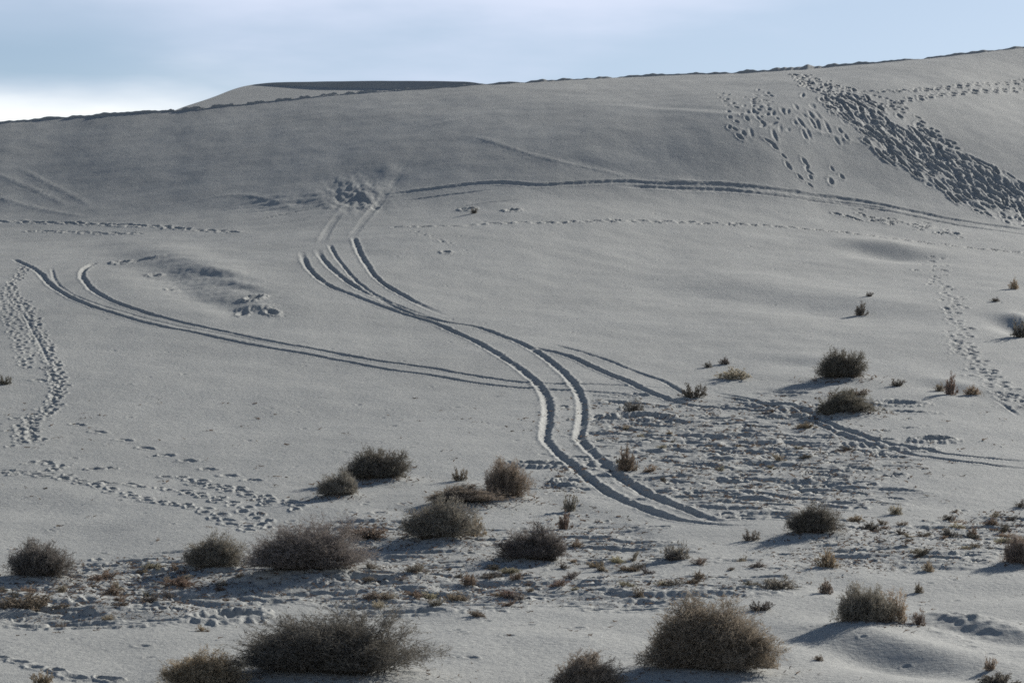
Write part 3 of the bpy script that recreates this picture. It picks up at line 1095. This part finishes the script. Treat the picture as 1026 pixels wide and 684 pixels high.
# loose twig litter: nobody could count it
n = 0
P0 = []
P2 = []
while n < 12000:
    u = random.uniform(-20, 1045)
    v = random.uniform(395, 640)
    x, y, z, j, i = look(u, v)
    if random.random() > max(rough[i, j] ** 1.3, tramp[i, j] * .5, .010):
        continue
    for q in range(random.choice([1, 1, 2, 4])):
        xx = x + random.gauss(0, .12)
        yy = y + random.gauss(0, .12)
        zz = z + DZ[i, j] + random.uniform(.0, .05)
        a = random.uniform(0, 6.28)
        l = random.uniform(.04, .20)
        P0.append((xx, yy, zz))
        P2.append((xx + math.cos(a) * l, yy + math.sin(a) * l, zz + random.uniform(-.02, .07)))
        n += 1
for (u, vb, vc, w, hp, tint, var, label, W, D, x, y) in place:
    for q in range(int(30 + 40 * W)):
        xx = x + random.gauss(0, W * .42)
        yy = y - D * .25 + random.gauss(0, D * .45)
        zz = ground(xx, yy) + random.uniform(0, .04)
        a = random.uniform(0, 6.28)
        l = random.uniform(.05, .22)
        P0.append((xx, yy, zz))
        P2.append((xx + math.cos(a) * l, yy + math.sin(a) * l, zz + random.uniform(-.02, .10)))
P0 = np.array(P0)
P2 = np.array(P2)
r = np.random.default_rng(3)
sz = np.clip(P0[:, 1] / 85.0, .55, 1.3)
P2 = P0 + (P2 - P0) * sz[:, None]
V, q = ribbons(P0, (P0 + P2) / 2 + r.normal(size=P0.shape) * .02, P2, r.uniform(.022, .06, len(P0)) * sz, 4, 2, .4)
me = mesh_from('plant_litter', V, q)
me.materials.append(M_FOL)
o = bpy.data.objects.new('plant_litter', me)
COL.objects.link(o)
o.color = (.125, .098, .08, 1)  # dark twig colour, also painted in for deep shadow in the sand pits
o['kind'] = 'stuff'
o['label'] = 'broken dry twigs, also standing in for pit shadows, littering the rough sand between the shrubs'
o['category'] = 'plant litter'

# ------------------------------------------------------------------ sky, sun, camera
w = bpy.data.worlds.new('World')
C.world = w
w.use_nodes = True
nt = w.node_tree
nt.nodes.clear()
N = nt.nodes.new
L = nt.links.new
out = N('ShaderNodeOutputWorld')
bg = N('ShaderNodeBackground')
bg.inputs['Strength'].default_value = .05
sky = N('ShaderNodeTexSky')
sky.sky_type = 'NISHITA'
sky.sun_disc = False
sky.sun_elevation = math.radians(SUN_EL)
sky.sun_rotation = math.radians(SUN_AZ)
sky.air_density = 1.0
sky.dust_density = .4
sky.ozone_density = 2.0
tc = N('ShaderNodeTexCoord')
mp = N('ShaderNodeMapping')
mp.inputs['Scale'].default_value = (2.2, 2.2, 9.0)
mp.inputs['Location'].default_value = (3.3, 1.2, 1.75)
L(tc.outputs['Generated'], mp.inputs['Vector'])
cn = N('ShaderNodeTexNoise')
cn.inputs['Scale'].default_value = 1.6
cn.inputs['Detail'].default_value = 6
cn.inputs['Roughness'].default_value = .5
L(mp.outputs[0], cn.inputs['Vector'])
cr = N('ShaderNodeValToRGB')
cr.color_ramp.interpolation = 'EASE'
cr.color_ramp.elements[0].position = .40
cr.color_ramp.elements[0].color = (0, 0, 0, 1)
cr.color_ramp.elements[1].position = .66
cr.color_ramp.elements[1].color = (1, 1, 1, 1)
L(cn.outputs['Fac'], cr.inputs['Fac'])
sep = N('ShaderNodeSeparateXYZ')
L(tc.outputs['Generated'], sep.inputs[0])


def maprange(src, a, b, c, d):
    n = N('ShaderNodeMapRange')
    n.interpolation_type = 'SMOOTHSTEP'
    L(src, n.inputs['Value'])
    for k, v in zip(('From Min', 'From Max', 'To Min', 'To Max'), (a, b, c, d)):
        n.inputs[k].default_value = v
    return n.outputs[0]


def mth(op, a, b):
    n = N('ShaderNodeMath')
    n.operation = op
    n.use_clamp = op != 'ADD'
    for k, v in enumerate((a, b)):
        if isinstance(v, float):
            n.inputs[k].default_value = v
        else:
            L(v, n.inputs[k])
    return n.outputs[0]


# a bank of bright cloud low at the left, thin veil over the rest
zz = mth('ADD', sep.outputs[2], maprange(cn.outputs['Fac'], .3, .7, .012, -.012))
bank = mth('MULTIPLY', maprange(zz, .176, .146, 0, 1), maprange(sep.outputs[0], -.06, -.15, 0, 1))
veil = mth('MULTIPLY', maprange(cn.outputs['Fac'], .38, .64, .32, .95), maprange(sep.outputs[2], .20, .45, 1, 0))
gap = mth('MULTIPLY', maprange(sep.outputs[0], -.07, -.19, 0, .5), maprange(zz, .192, .176, 0, 1))
veil = mth('MULTIPLY', veil, maprange(gap, 0, 1, 1, 0))
dens = mth('MAXIMUM', bank, veil)
mx = N('ShaderNodeMix')
mx.data_type = 'RGBA'
L(dens, mx.inputs['Factor'])
L(sky.outputs[0], mx.inputs['A'])
cc = N('ShaderNodeMix')
cc.data_type = 'RGBA'
L(bank, cc.inputs['Factor'])
cc.inputs['A'].default_value = (8.1, 8.8, 10.7, 1)
cc.inputs['B'].default_value = (11.2, 11.6, 11.6, 1)
L(cc.outputs['Result'], mx.inputs['B'])
L(mx.outputs['Result'], bg.inputs['Color'])
L(bg.outputs[0], out.inputs[0])

sd = bpy.data.lights.new('sun', 'SUN')
sd.energy = 4.3
sd.angle = math.radians(.55)
sd.color = (1.0, .965, .90)
so = bpy.data.objects.new('sun', sd)
COL.objects.link(so)
e, a = math.radians(SUN_EL), math.radians(SUN_AZ)
from mathutils import Vector
dirv = Vector((math.sin(a) * math.cos(e), math.cos(a) * math.cos(e), math.sin(e)))
so.rotation_euler = dirv.to_track_quat('Z', 'Y').to_euler()

cd = bpy.data.cameras.new('camera')
cd.sensor_width = 36
cd.lens = F / 1026 * 36
cd.shift_y = (V0 - 342) / 1026
cd.clip_end = 12000
co = bpy.data.objects.new('camera', cd)
COL.objects.link(co)
co.location = (0, 0, 0)
co.rotation_euler = (math.radians(90), 0, 0)
C.camera = co

C.render.engine = 'CYCLES'
C.cycles.max_bounces = 5
C.cycles.pixel_filter_type = 'BLACKMAN_HARRIS'
C.cycles.filter_width = 1.65
C.cycles.use_denoising = False
C.view_settings.view_transform = 'Standard'
C.view_settings.look = 'None'
C.view_settings.gamma = 1
C.view_settings.exposure = 0.92
